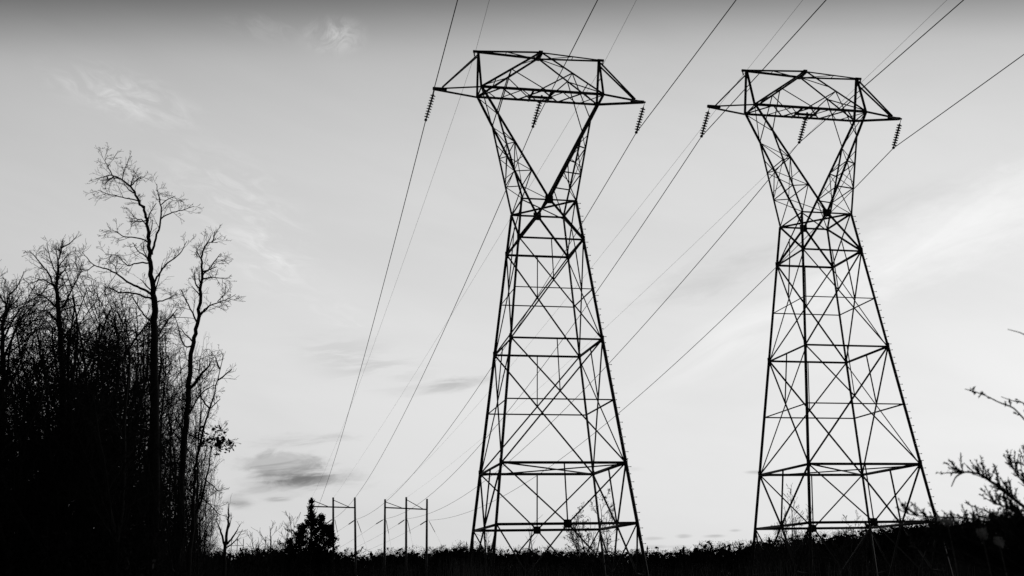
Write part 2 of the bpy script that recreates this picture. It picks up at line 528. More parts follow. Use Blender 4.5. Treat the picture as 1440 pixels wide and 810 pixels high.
    for s in ('L', 'R'):
        A = {}
        for k, tt in (('N', TN), ('F', TF)):
            m.angle(tt, BR[k + s], .115, up=(0, 1, 0)); A[k] = lerp(tt, BR[k + s], TA)
            m.angle(A[k], J[k + s], .07, up=(0, 1, 0))
            sx = -1 if s == 'L' else 1
            m.angle(A[k], np.array([-sx * .25 if k == 'N' else sx * .45, BR[k + s][1], HBR]), .07, up=(0, 1, 0))
        m.angle(A['N'], A['F'], .06)
        m.angle(TF, lerp(TN, BR['N' + s], .38), .05); m.angle(A['F'], lerp(TN, BR['N' + s], .95), .06)
        m.angle(lerp(TF, BR['F' + s], .75), lerp(TN, BR['N' + s], .75), .05)
    m.build('top_frame', M_STEEL, root)
    # step bolts up the right-hand near leg
    h, i = H4 - 2.0, 0
    while h < HW + .2:
        c = ring(h)['NR']
        d = np.array([1, 0, 0]) if i % 2 == 0 else np.array([.3, -.95, 0])
        m = MB(); m.box(c + d * .06, c + d * .26, .026, .026); m.box(c + d * .245, c + d * .27, .05, .05)
        m.build('step_bolt', M_STEEL, root)
        h += .43; i += 1
    return root

def copy_tree(o, parent=None):
    c = o.copy(); link(c)
    c.parent = parent
    for ch in list(o.children): copy_tree(ch, c)
    return c

TL = (2.05784, 68.15173, 0.19906); TR = (20.04193, 71.61223, 0.20052)
tower = make_tower()
tower.location = (TL[0], TL[1], 0.0377); tower.rotation_euler.z = TL[2]
props(tower, 'lattice steel tower left of its twin, rising in the middle of the photo', 'transmission tower', 'lattice transmission towers')
tower2 = copy_tree(tower)
tower2.location = (TR[0], TR[1], -0.0378); tower2.rotation_euler.z = TR[2]
props(tower2, 'lattice steel tower at the right, its feet behind the blurred evergreen', 'transmission tower', 'lattice transmission towers')

def on_tower(T, dz, p):
    c, s = math.cos(T[2]), math.sin(T[2])
    return np.array([c * p[0] - s * p[1] + T[0], s * p[0] + c * p[1] + T[1], p[2] + dz])

# ------------------------------------------------------------------ insulator strings
SV = np.array([-.4476, .4032, -1.6668])
def make_insulator(length, nd, rd):
    root = empty('insulator_string')
    m = MB()
    m.tube([(0, 0, .34), (0, 0, 0)], .022, 6)
    m.box((0, -.05, .34), (0, .05, .34), .09, .09)
    m.tube([(0, 0, 0), (0, 0, -length)], .035, 8)
    m.build('core', M_STEEL, root)
    step = (length - .18) / nd
    for i in range(nd):
        z = -.08 - i * step
        m = MB()
        m.lathe((0, 0, z), (0, 0, -1), [(-.06, .002), (-.06, .05), (-.01, .055), (.012, .08), (.05, rd), (.066, rd), (.06, rd * .82), (.068, rd * .6), (.055, .05), (.08, .002)], 14)
        m.build('disc', M_PORC, root, True)
    m = MB()
    m.box((0, -.09, -length + .02), (0, .09, -length + .02), .07, .09)
    m.box((0, 0, -length + .1), (0, 0, -length - .05), .1, .14)
    m.build('clamp', M_STEEL, root)
    return root
SL = float(np.linalg.norm(SV))
ins0 = make_insulator(SL, 9, .175)
places = []
for T, dz, tn in ((TL, .0377, 'left tower'), (TR, -.0378, 'right tower')):
    for p, pn in (((-LTIP, 0, HTIP), 'left arm tip'), ((0, 0, HBR), 'bridge middle'), ((LTIP, 0, HTIP), 'right arm tip')):
        places.append((T, dz, np.array(p), tn, pn))
attach = []
for i, (T, dz, p, tn, pn) in enumerate(places):
    o = ins0 if i == 0 else copy_tree(ins0)
    top = on_tower(T, dz, p - np.array([0, 0, .3577]))
    bot = on_tower(T, dz, p - np.array([0, 0, .3577]) + SV)
    attach.append(bot)
    d = Vector(bot - top).normalized()
    o.location = top
    o.rotation_euler = (-d).to_track_quat('Z', 'Y').to_euler()
    props(o, 'dark disc insulator string hanging from the %s of the %s lattice tower' % (pn, tn[:-6]), 'insulator', 'insulator strings on the lattice towers')

# ------------------------------------------------------------------ H-frame pole structures in the middle distance
DH = 270.0
POLES = [[(438, 699.5), (468.5, 699.5), (499, 699.5)], [(541.5, 702), (571.3, 699), (600.5, 701.5)]]
BASES = [[439, 469.5, 501], [540.5, 571, 599.5]]
ATT = [(438, 733), (469, 729), (500, 730.5), (541, 729.5), (571, 729.5), (601, 731.5)]
att3 = [at(u, v, DH) for u, v in ATT]
ppx = DH / FPX
def make_hframe(k):
    tops = [at(u, v, DH) for u, v in POLES[k]]
    root_loc = np.array([tops[1][0], DH, 0.0])
    root = empty('pole_structure', root_loc)
    bar_v = [(712.2, 714.3), (713.7, 716.8)][k]
    for i in range(3):
        base = at(BASES[k][i], 809, DH); base[2] = 0
        dirv = tops[i] - base
        m = MB()
        m.tube([base - [0, 0, .5], lerp(base, tops[i], .5), tops[i]], [.31, .27, .22], 10)
        m.V = [v - root_loc for v in m.V]
        m.build('pole', M_WOOD, root, True)
    a = at(POLES[k][0][0] - .7, bar_v[0], DH); c = at(POLES[k][2][0] + .7, bar_v[1] - .4, DH)
    m = MB()
    for dy in (-.26, .26): m.box(a + [0, dy, 0], c + [0, dy, 0], .14, .26)
    m.V = [v - root_loc for v in m.V]
    m.build('cross_beam', M_WOOD, root)
    for i in (0, 1):
        p0 = at(POLES[k][i][0] + .5, POLES[k][i][1] + 3.8, DH)
        u = POLES[k][i][0] + 24
        p1 = at(u, bar_v[0] + (bar_v[1] - bar_v[0]) * (i * .5 + .3) - .3, DH)
        m = MB(); m.box(p0, p1, .12, .16)
        m.V = [v - root_loc for v in m.V]
        m.build('brace', M_WOOD, root)
    return root
h1 = make_hframe(0); props(h1, 'three-pole wooden power structure standing partly behind the bushy cedar', 'utility poles', 'three-pole wooden structures')
h2 = make_hframe(1); props(h2, 'three-pole wooden power structure in open view beside the left lattice tower', 'utility poles', 'three-pole wooden structures')

PN = ['left pole of the cedar-side', 'middle pole of the cedar-side', 'right pole of the cedar-side',
      'left pole of the tower-side', 'middle pole of the tower-side', 'right pole of the tower-side']
# dead-end strings (towards the far span) and guys with their strain rods
farstr = [(-9, 9.5), (-9.5, 7), (-9.2, 6.5), (-11.5, 7.0), (-10.5, 7.3), (-9.6, 6.3)]
guydir = [(5.5, 17), (5.5, 19.5), (8, 18), (5.5, 20.5), (6, 20.5), (10.5, 16.5)]
farend = []
ins_mesh = None
for i in range(6):
    a = att3[i]
    e = at(ATT[i][0] + farstr[i][0], ATT[i][1] + farstr[i][1], DH + 2.2)
    farend.append(e)
    d = e - a; L = np.linalg.norm(d)
    st = lerp(a, e, .25)
    root = empty('strain_insulator', st)
    m = MB()
    n = 8
    prof = [(-.2 * L, .03), (0, .03)]
    for q in range(n):
        h = (q + .3) / n * L * .75
        prof += [(h - .07, .05), (h, .13), (h + .06, .13), (h + .09, .05)]
    prof += [(L * .75, .03)]
    m.lathe((0, 0, 0), d, prof, 10)
    m.build('disc_stack', M_PORC, root, True)
    m = MB(); m.box(d / L * (.75 * L - .1), d / L * (.75 * L + .2), .12, .12); m.build('clamp', M_STEEL, root)
    props(root, 'dark strain insulator slanting down left from the %s structure' % PN[i], 'insulator', 'strain insulators on the wooden poles')
    gu = guydir[i]
    p0 = att3[i] + np.array([.3, -.3, 0.0])
    p1 = at(ATT[i][0] + gu[0], ATT[i][1] + gu[1], DH - 4)
    dd = p1 - p0; dd = dd / np.linalg.norm(dd)
    k = (p0[2] - 0.0) / -dd[2]
    root = empty('guy_wire', p0 + dd * k)
    off = p0 + dd * k
    m = MB(); m.tube([p0 - off, (0, 0, -.2)], .012, 5); m.build('cable', M_WIRE, root)
    m = MB(); m.tube([lerp(p0, p1, .12) - off, p1 - off], .065, 7); m.build('guy_insulator', M_PORC, root)
    props(root, 'thin guy wire with dark insulator rod, from the %s structure' % PN[i], 'guy wire', 'guy wires of the wooden poles')

# ------------------------------------------------------------------ distant wooden structures
def far_frame(us, vtop, vbar, ext, D, label, n0=0):
    pts = [at(u, vtop, D) for u in us]
    base = np.array([pts[len(pts) // 2][0], D, 0])
    root = empty('pole_structure', base)
    for q in pts:
        m = MB(); m.tube([np.array([q[0], D, -.5]) - base, q - base], [.34, .24], 8); m.build('pole', M_WOOD, root, True)
    a = at(us[0] - ext, vbar, D); c = at(us[-1] + ext * .3, vbar, D)
    m = MB(); m.box(a - base, c - base, .2, .36); m.build('cross_beam', M_WOOD, root)
    for i in range(len(pts) - 1):
        m = MB(); m.box(lerp(pts[i], pts[i], 0) - base + [0, -.1, -.3], at(us[i] + (us[i + 1] - us[i]) * .85, vbar, D) - base, .14, .2)
        m.build('brace', M_WOOD, root)
    props(root, label, 'utility poles', 'distant wooden pole structures')
    return pts, D
f1, _ = far_frame([317.0, 325.6, 334.0, 342.5], 757.5, 767.3, 2, 900.0, 'tiny distant wooden pole structure behind the small bare tree at the wood edge')
f2, _ = far_frame([373.5, 381.5], 754.5, 759.5, 1, 980.0, 'tiny distant two-pole wooden structure behind the bare shrubs')

# ------------------------------------------------------------------ wires
def sag(A, B, k, n=48):
    u = np.linspace(0, 1, n)[:, None]
    P = A + (B - A) * u
    Lh = np.hypot(*(B - A)[:2])
    P[:, 2] -= k * Lh * Lh * (u * (1 - u))[:, 0]
    return P
def near_span(A, T, s, k, ang, reach=135.0, n=24):
    a = T[2] + ang
    d = np.array([-math.sin(a), math.cos(a), 0])
    t = -np.linspace(0, reach, n)
    P = A + d * t[:, None]
    P[:, 2] += s * t + k * t * t
    return P
KC = [.00029, .00044, .00049, .00054, .00056, .00061]
WN = ['left arm of the left tower', 'middle of the left tower', 'right arm of the left tower',
      'left arm of the right tower', 'middle of the right tower', 'right arm of the right tower']
for i in range(6):
    A = attach[i]
    T = TL if i < 3 else TR
    P = np.concatenate([near_span(A, T, .0142, .0002, -.0208)[::-1], sag(A, att3[i], KC[i])[1:]])
    m = MB(); m.tube(P - A, .027, 6)
    o = m.build('power_line', M_WIRE, None, True); o.location = A
    props(o, 'black conductor carried by the string at the %s' % WN[i], 'power line', 'conductors of the lattice towers')
KE = [.00021, .00009, .0002, .00016]
EN = ['left peak of the left tower', 'right peak of the left tower', 'left peak of the right tower', 'right peak of the right tower']
etop = [POLES[0][0], POLES[0][1], POLES[1][0], POLES[1][1]]
for i in range(4):
    T, dz = (TL, .0377) if i < 2 else (TR, -.0378)
    sx = -1 if i % 2 == 0 else 1
    A = on_tower(T, dz, np.array([sx * (LPK + .26), 0, HPK - .32]))
    A0 = A + np.array([0, 0, .2])
    P = np.concatenate([near_span(A, T, -.0083, .0002, -.0402)[::-1], sag(A, at(etop[i][0], etop[i][1] + 1, DH), KE[i])[1:]])
    m = MB(); m.tube(P - A, .0095, 5)
    o = m.build('earth_wire', M_WIRE, None, True); o.location = A
    props(o, 'hair-thin earth wire from the %s' % EN[i], 'power line', 'earth wires of the lattice towers')
for i in range(6):
    tgt = f1[i % 3 + (0 if i < 3 else 1)] if i < 3 else np.array(f2[0 if i < 5 else 1])
    B = np.array(tgt) - np.array([0, 0, 3.0])
    if i >= 3: B = B + np.array([(i - 4) * 1.5, 0, 0])
    P = sag(farend[i], B, .00010)
    m = MB(); m.tube(P - farend[i], .022, 5)
    o = m.build('power_line', M_WIRE, None, True); o.location = farend[i]
    props(o, 'faint far conductor leaving the strain insulator on the %s structure' % PN[i], 'power line', 'conductors beyond the wooden poles')

# ------------------------------------------------------------------ trees
class Grow:
    """branching tree collected as tapered tubes; heavy wood and twigs apart"""
    def __init__(s, rng): s.rng = rng; s.wood = MB(); s.twig = MB(); s.tips = []
    def limb(s, P, r0, r1, sides=6, wood=True):
        r = np.linspace(r0, r1, len(P))
        (s.wood if wood else s.twig).tube(P, r, sides, cap=False)
    def path(s, p, d, L, n, wob, trop, gn=0.0):
        rng = s.rng
        P = [np.array(p, float)]
        d = np.array(d, float); d /= np.linalg.norm(d)
        st = L / n
        for i in range(n):
            d = d + rng.normal(0, wob, 3) + np.array([0, 0, trop])
            d /= np.linalg.norm(d)
            P.append(P[-1] + d * st)
        return np.array(P)
    def sprout(s, P, r0, r1, level, L, n, ang, wob, trop, lo=.15, hi=1.0):
        """n children along the path P"""
        rng = s.rng
        out = []
        for i in range(n):
            t = lo + (hi - lo) * (i + rng.uniform(0, 1)) / n
            x = t * (len(P) - 1); k = min(int(x), len(P) - 2); f = x - k
            p = lerp(P[k], P[k + 1], f)
            d = P[k + 1] - P[k]; d = d / np.linalg.norm(d)
            q = rng.normal(0, 1, 3); q -= d * (q @ d); q /= np.linalg.norm(q)
            a = math.radians(rng.uniform(ang * .65, ang * 1.3))
            dd = d * math.cos(a) + q * math.sin(a)
            out.append((p, dd, L * rng.uniform(.55, 1.25) * (1.15 - .55 * t), (r0 + (r1 - r0) * t)))
        return out
    def twigs(s, P, r, L, n, lev, ang=42, wob=.16, trop=.02, lo=.1, rmin=.006):
        """lev levels of twigs on a path"""
        for p, d, l, rr in s.sprout(P, r, r * .5, lev, L, n, ang, wob, trop, lo):
            q = s.path(p, d, l, 4 if lev > 1 else 3, wob, trop)
            ra = max(min(rr * .6, r * .7), rmin)
            s.limb(q, ra, max(ra * .45, rmin * .8), 3 if lev < 3 else 4, False)
            if lev > 1: s.twigs(q, ra, l * .52, max(3, int(n * .62)), lev - 1, ang, wob, trop, .2, rmin)
            else: s.tips.append(q[-1])

def finish_tree(g_, name, root, wood=M_BARK, twig=M_TWIG):
    if g_.wood.V: g_.wood.build('trunk', wood, root, True)
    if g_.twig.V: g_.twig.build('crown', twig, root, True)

def traced_tree(seed, trunk, limbs, D, label, n_tw=11, L_tw=1.5, depth=2.2, lev=3, tw_ang=44, extra=0):
    """trunk/limbs: lists of (px, py, radius_px) in the photo; each limb also bends towards or away from the viewer"""
    rng = np.random.default_rng(seed)
    px = D / FPX
    g_ = Grow(rng)
    base = at(trunk[0][0], trunk[0][1], D); base[2] = ground_z(base[0], D) - .2
    root = empty('bare_tree', base)
    def dens(pts, dy0, dy1, wig=.05):
        t = np.linspace(0, 1, len(pts)); r = np.array([q[2] * px for q in pts])
        P = np.array([at(q[0], q[1], D + dy0 + (dy1 - dy0) * k) for q, k in zip(pts, t)])
        n = (len(P) - 1) * 4 + 1
        x = np.linspace(0, len(P) - 1, n)
        Q = np.stack([np.interp(x, np.arange(len(P)), P[:, k]) for k in range(3)], 1)
        # round the corners a little, then roughen
        for _ in range(2): Q[1:-1] = .25 * Q[:-2] + .5 * Q[1:-1] + .25 * Q[2:]
        Q[1:-1] += rng.normal(0, 1, Q[1:-1].shape) * np.minimum(wig, .45 * np.interp(x, np.arange(len(P)), r))[1:-1, None]
        return Q - base, np.interp(x, np.arange(len(P)), r)
    Q, r = dens(trunk, 0, rng.normal(0, .5), .025)
    g_.wood.tube(np.concatenate([[(Q[0][0] + 0.05, Q[0][1], 0.0)], Q]) if Q[0][2] > .3 else Q, np.concatenate([[r[0] * 1.15], r]) if Q[0][2] > .3 else r, 9, False)
    xs = np.linspace(0, len(trunk) - 1, len(Q))
    TP = [(np.interp(x, range(len(trunk)), [q[0] for q in trunk]), np.interp(x, range(len(trunk)), [q[1] for q in trunk])) for x in xs]
    up = len(Q) // 2
    g_.twigs(Q[up:], r[-1] * 1.6, L_tw, n_tw, lev, tw_ang, lo=.2)
    for lb in limbs:
        f = lb[0]
        j = np.argmin([(at_px[0] - f[0]) ** 2 + (at_px[1] - f[1]) ** 2 for at_px in TP])
        d0 = Q[j][1]
        Q2, r2 = dens(lb, d0, d0 + rng.choice([-1, 1]) * rng.uniform(.4, 1) * depth)
        g_.wood.tube(Q2, r2, 7, False)
        g_.twigs(Q2, max(r2[-1] * 1.6, .024), L_tw * .9, n_tw, lev, tw_ang, lo=.3)
    for (p, d, l, rr) in g_.sprout(Q, r[0] * .4, r[-1], 2, L_tw * 1.4, extra, 60, .1, .03, .25, .95):
        q = g_.path(p, d, l, 6, .14, .06)
        g_.limb(q, .035, .014, 5)
        g_.twigs(q, .018, L_tw * .7, 6, 2, tw_ang)
    finish_tree(g_, 'bare_tree', root)
    props(root, label, 'tree')
    return root

def zz(pts, s, ox, oy): return [(ox + x / s, oy + y / s, r) for x, y, r in pts]
Za = (2.614, 0, 190); Zb = (2.456, 0, 480)
tallT = zz([(572, 1500, 8.5), (570, 1200, 8.0), (568, 1000, 7.4), (566, 800, 6.2), (568, 640, 5.4), (563, 560, 4.4), (552, 470, 3.8), (547, 390, 3.2), (543, 320, 2.6), (530, 265, 2.3),
            (505, 215, 2.0), (480, 165, 1.7), (445, 135, 1.4), (410, 115, 1.1), (385, 125, .8), (348, 136, .5)], *Za)
tallL = [zz(q, *Za) for q in (
    [(412, 117, 1.0), (398, 85, .8), (385, 60, .5), (392, 42, .35)],
    [(480, 165, 1.1), (500, 140, .8), (520, 122, .5)],
    [(450, 136, .9), (455, 100, .7), (468, 70, .4)],
    [(558, 440, 2.2), (572, 380, 1.8), (590, 310, 1.5), (594, 250, 1.2), (580, 200, .9), (576, 155, .5)],
    [(590, 302, 1.3), (625, 275, 1.0), (668, 265, .8), (712, 248, .45)],
    [(594, 240, 1.0), (620, 215, .7), (645, 205, .4)],
    [(517, 225, 1.3), (470, 215, 1.0), (430, 206, .8), (390, 196, .6), (362, 180, .4)],
    [(545, 345, 1.1), (520, 295, .9), (490, 315, .6), (480, 335, .4)],
    [(549, 395, 1.5), (520, 378, 1.2), (450, 375, .9), (430, 350, .7), (385, 352, .4)],
    [(551, 470, 1.5), (500, 470, 1.2), (470, 485, .9), (435, 440, .7), (388, 438, .4)],
    [(545, 455, 1.2), (505, 425, .9), (488, 395, .5)],
    [(562, 588, 2.4), (530, 565, 2.1), (480, 550, 1.8), (440, 515, 1.5), (390, 490, 1.2), (345, 480, .9), (318, 450, .7), (300, 428, .4)],
    [(345, 480, .9), (320, 500, .6), (290, 500, .4)],
    [(430, 512, 1.0), (425, 480, .7), (395, 462, .4)],
    [(566, 548, 1.9), (590, 500, 1.5), (620, 465, 1.2), (662, 440, .9), (687, 390, .5)],
    [(562, 605, 1.9), (500, 580, 1.5), (440, 580, 1.2), (398, 558, .7)],
    [(575, 615, 1.3), (620, 600, .9), (652, 583, .5)],
    [(570, 700, 1.6), (520, 650, 1.2), (490, 600, .8)],
    [(568, 760, 1.8), (610, 690, 1.2), (650, 640, .7)],
)]
tallT = [(x, y + 14 * max(0.0, (330 - y) / 120), r * .86) for x, y, r in tallT]
tallL = [[(x, y + 14 * max(0.0, (330 - y) / 120), r * .86) for x, y, r in q] for q in tallL]
traced_tree(3, tallT, tallL, 46.0, 'tallest bare tree at the left, bent top branch reaching over the wood', 7, .92, 1.8, 3, 44, 12)

secT = zz([(618, 700, 5.2), (628, 480, 4.4), (645, 300, 3.9), (655, 100, 3.4), (668, 0, 3.0)], *Zb) + zz([(722, 700, 2.7), (735, 620, 2.4), (741, 540, 2.1), (745, 480, 1.7), (740, 400, 1.3), (752, 370, .9), (768, 348, .6), (800, 350, .35)], *Za)
secT = [(secT[0][0] - 1, 800, 5.6)] + secT
secL = [zz(q, *Za) for q in (
    [(738, 655, 1.4), (765, 630, 1.1), (800, 615, .8), (835, 605, .6), (866, 582, .35)],
    [(744, 515, 1.2), (778, 503, .8), (840, 512, .4)],
    [(741, 580, 1.3), (716, 530, 1.0), (714, 480, .5)],
    [(744, 500, 1.3), (770, 465, 1.0), (790, 430, .7), (812, 398, .4)],
    [(742, 430, .9), (725, 395, .6), (722, 380, .35)],
    [(728, 690, 1.4), (700, 640, 1.0), (665, 560, .5)],
    [(718, 760, 1.3), (680, 790, 1.0), (640, 660, .5)],
    [(800, 612, .7), (830, 575, .4)],
)] + [zz([(658, 160, 2.6), (690, 118, 2.0), (720, 88, 1.2), (728, 70, .6)], *Zb), zz([(652, 250, 1.4), (690, 180, 1.0), (740, 150, .5)], *Zb), zz([(640, 330, 1.2), (600, 250, .8), (570, 180, .4)], *Zb)]
secT = [(x, y + 18 * max(0.0, (420 - y) / 100), r) for x, y, r in secT]
secL = [[(x, y + 18 * max(0.0, (420 - y) / 100), r) for x, y, r in q] for q in secL]
traced_tree(8, secT, secL, 44.0, 'slim bare tree right of the tallest one, crown open to the sky', 7, .8, 1.5, 3, 42, 8)

thT = zz([(232, 1500, 6), (232, 1100, 5.2), (228, 800, 4.2), (216, 650, 3.4), (208, 560, 2.4), (210, 480, 1.6), (222, 440, .9), (232, 395, .4)], *Za)
thL = [zz(q, *Za) for q in (
    [(206, 575, 1.5), (180, 510, 1.1), (142, 462, .8), (108, 425, .4)],
    [(202, 560, 1.2), (160, 525, .9), (98, 552, .4)],
    [(210, 490, 1.0), (240, 450, .7), (262, 428, .4)],
    [(235, 630, 1.5), (275, 545, 1.0), (305, 490, .4)],
    [(215, 640, 1.4), (160, 590, 1.0), (110, 580, .5)],
    [(222, 700, 1.6), (170, 640, 1.0), (120, 660, .5)],
    [(226, 760, 1.6), (280, 680, 1.0), (320, 560, .5)],
    [(209, 520, 1.0), (185, 460, .7), (172, 400, .4)],
)]
traced_tree(12, thT, thL, 50.0, 'bare tree with fan-shaped crown left of the tallest tree', 8, .95, 2.0, 3, 42, 16)
edT = zz([(5, 1500, 5), (8, 1000, 4), (8, 760, 3), (12, 690, 2), (22, 630, 1.2), (40, 570, .5)], *Za)
edL = [zz(q, *Za) for q in ([(10, 720, 1.4), (60, 690, 1), (110, 700, .5)], [(10, 700, 1.2), (-20, 620, .8), (-30, 560, .4)], [(10, 760, 1.5), (70, 640, 1.0), (95, 620, .4)], [(8, 820, 1.5), (90, 760, 1), (150, 700, .5)])]
traced_tree(21, edT, edL, 48.0, 'bare tree at the left edge of the frame', 9, 1.15, 2.0, 3, 42, 14)

# leaning sapling at the wood's edge, still holding a clump of dead leaves
def leaf_cloud(pts, size, rng, n):
    """small bent leaf quads scattered round the points"""
    pts = np.asarray(pts)
    c = pts[rng.integers(0, len(pts), n)] + rng.normal(0, size * 1.1, (n, 3))
    a = rng.normal(0, 1, (n, 3)); a /= np.linalg.norm(a, axis=1, keepdims=True)
    d = rng.normal(0, 1, (n, 3)); d = np.cross(a, d); d /= np.linalg.norm(d, axis=1, keepdims=True)
    s = size * rng.uniform(.6, 1.4, (n, 1))
    V = np.stack([c - a * s, c + d * s * .45, c + a * s, c - d * s * .45], 1).reshape(-1, 3)
    return V, np.arange(4 * n).reshape(n, 4)
spT = zz([(655, 720, 3.2), (663, 650, 2.8), (670, 560, 2.4), (671, 480, 2.1), (682, 400, 1.8), (705, 295, 1.4), (740, 180, 1.0), (765, 80, .5), (772, 40, .35)], *Zb)
spL = [zz(q, *Zb) for q in ([(660, 680, 2.2), (690, 570, 1.7), (715, 470, 1.2), (728, 380, .7), (735, 350, .4)],
                            [(690, 350, 1.2), (735, 335, 1.0), (770, 345, .7), (790, 345, .5)], [(735, 335, .8), (750, 305, .6), (770, 310, .4)],
                            [(722, 235, .9), (760, 200, .5)], [(712, 480, .9), (760, 520, .4)], [(700, 540, .9), (760, 600, .4)])]
sap = traced_tree(31, spT, spL, 42.0, 'leaning sapling with a clump of dead leaves at the wood\'s right edge', 6, .7, .9, 3, 46, 6)
rng = np.random.default_rng(5)
cl = [at(u, v, 42.0) + rng.normal(0, .2, 3) for u, v in [(Zb[1] + x / Zb[0], Zb[2] + y / Zb[0]) for x, y in
      ((715, 310), (735, 300), (750, 320), (765, 330), (780, 330), (790, 320), (770, 350), (785, 360), (740, 345), (720, 335), (795, 345), (755, 345), (700, 340), (715, 360), (735, 330), (760, 315))]]
V, F = leaf_cloud(np.array(cl) - np.array(sap.location), .08, rng, 300)
mesh_obj('dead_leaves', V, [F], M_LEAF, sap)

# small bare tree standing alone just right of the wood
smT = zz([(775, 780, 2.6), (777, 720, 2.3), (784, 660, 1.8), (788, 600, 1.2), (790, 560, .4)], *Zb)
smL = [zz(q, *Zb) for q in ([(777, 705, 1.7), (765, 660, 1.3), (748, 620, .5)], [(780, 700, 1.6), (805, 680, 1.2), (825, 640, .5), (830, 630, .35)], [(784, 660, .9), (800, 610, .4)], [(778, 715, 1.0), (815, 690, .7), (838, 650, .35)])]
traced_tree(41, smT, smL, 60.0, 'small bare tree alone just right of the wood', 4, .7, .9, 2, 40, 0)

# thicket: six kinds of slim tree, copied
def thicket_proto(seed, H, spread):
    rng = np.random.default_rng(seed)
    g_ = Grow(rng)
    root = empty('bare_tree')
    nst = rng.integers(1, 3)
    for k in range(nst):
        T = g_.path((rng.normal(0, .15), rng.normal(0, .15), -.2), (rng.normal(0, .15), rng.normal(0, .15), 1), H * (1 if k == 0 else .8), 16, .085, .025)
        r = H * .0095 * (1 if k == 0 else .7)
        g_.limb(T, r * 1.25, .02, 7)
        for (p, d, l, rr) in g_.sprout(T, r, .02, 2, H * spread, 26, 54, .1, .05, .10, .99):
            q = g_.path(p, d, l, 8, .17, .06)
            ra = max(.015, rr * .45)
            g_.limb(q, ra, .008, 5)
            g_.twigs(q, .012, l * .42, 8, 2, 46, .2, .03, .12, .006)
    finish_tree(g_, 'bare_tree', root)
    return root
protos = [thicket_proto(100 + i, 10.0, .27 + .02 * (i % 3)) for i in range(6)]
REACH = []
for p_ in protos:
    co = np.concatenate([np.array([tuple(v.co) for v in c_.data.vertices])[::7] for c_ in p_.children])
    REACH.append(co)
rng = np.random.default_rng(77)
# skyline of the thicket in photo pixels
sk_u = [-80, 0, 40, 90, 130, 170, 215, 250, 290, 315, 330]
sk_v = [385, 400, 400, 385, 385, 395, 405, 430, 470, 530, 640]
used = [0] * 6
spots = []
for i in range(70):
    u = rng.uniform(-90, 272)
    D = rng.uniform(43, 66)
    v = np.interp(u, sk_u, sk_v) + abs(rng.normal(0, 55)) + (0 if i % 3 else 20)
    spots.append((u, v, D))
for u, v, D in ((282, 545, 47), (284, 610, 45), (290, 640, 50), (270, 505, 48), (266, 600, 43), (276, 680, 42), (252, 520, 52), (292, 690, 52), (240, 480, 50), (292, 520, 50), (297, 560, 47), (290, 600, 44), (299, 620, 49), (284, 475, 52), (295, 660, 46)): spots.append((u, v, D))
for i, (u, v, D) in enumerate(spots):
    top = at(u, v, D)
    k = i % 6
    H = (top[2])
    o = protos[k] if not used[k] else copy_tree(protos[k])
    used[k] = 1
    s = H / 9.9
    o.location = (top[0], D, ground_z(top[0], D))
    w = max(s, .62) * rng.uniform(.85, 1.05)
    if u > 232: w *= .48
    o.scale = (w, w, s)
    th = rng.uniform(0, 6.28)
    if u > 100:                                # trees at the edge lean back into the wood
        co = REACH[k]
        th = min((th + q * .7854 for q in range(8)), key=lambda r_: float(np.percentile(co[:, 0] * math.cos(r_) - co[:, 1] * math.sin(r_), 99)))
    o.rotation_euler.z = th
    props(o, 'slender leafless tree crowded inside the dark wood at the left', 'tree', 'bare trees crowding the wood at the left')

# undergrowth of the wood: dense stems nobody could count
def scrub(n, urange, drange, hfun, seed, size=.09, stems=5, leaf=26, blur=1.0):
    rng = np.random.default_rng(seed)
    m = MB(); LV = []; LF = []; cnt = 0
    for i in range(n):
        D = rng.uniform(*drange); u = rng.uniform(*urange)
        p = at(u, 790, D); gz0 = ground_z(p[0], D)
        H = hfun(u, D, rng)
        base = np.array([p[0], D, gz0])
        for k in range(stems):
            q = base + np.array([rng.normal(0, .35), rng.normal(0, .35), 0])
            L = H * rng.uniform(.6, 1.08)
            d = np.array([rng.normal(0, .22), rng.normal(0, .22), 1])
            P = q + np.cumsum(np.concatenate([[np.zeros(3)], (d + rng.normal(0, .16, (5, 3))) * L / 5]), 0)
            m.tube(P, np.linspace(.016, .005, 6), 3, False)
            for z in range(4):
                t = rng.uniform(.4, .95); x = t * 5; j = int(x)
                s0 = lerp(P[j], P[j + 1], x - j)
                e = s0 + np.array([rng.normal(0, .3), rng.normal(0, .3), rng.uniform(.1, .5)]) * L * .32
                m.tube([s0, lerp(s0, e, .5) + rng.normal(0, .03, 3), e], np.array([.009, .007, .004]), 3, False)
        if leaf:
            c = base + np.stack([rng.normal(0, .55 * blur, leaf), rng.normal(0, .55, leaf), H * .86 * np.sqrt(rng.uniform(0, 1, leaf))], 1)
            V, F = leaf_cloud(c, size, rng, leaf)
            LV.append(V); LF.append(F + cnt); cnt += len(V)
    return m, LV, LF
def scrub_obj(name, args, mats):
    m, LV, LF = scrub(*args[0], **args[1])
    V = np.concatenate(m.V + LV) if LV else np.concatenate(m.V)
    Q = [np.concatenate(m.Q)] + ([np.concatenate(LF) + m.n] if LV else [])
    o = mesh_obj(name, V, Q, mats)
    props(o, kind='stuff')
    return o
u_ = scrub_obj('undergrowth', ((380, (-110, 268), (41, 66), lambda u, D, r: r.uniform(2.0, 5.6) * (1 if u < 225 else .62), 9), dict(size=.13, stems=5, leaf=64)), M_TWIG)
props(u_, 'dark tangle of undergrowth filling the foot of the wood', 'undergrowth')

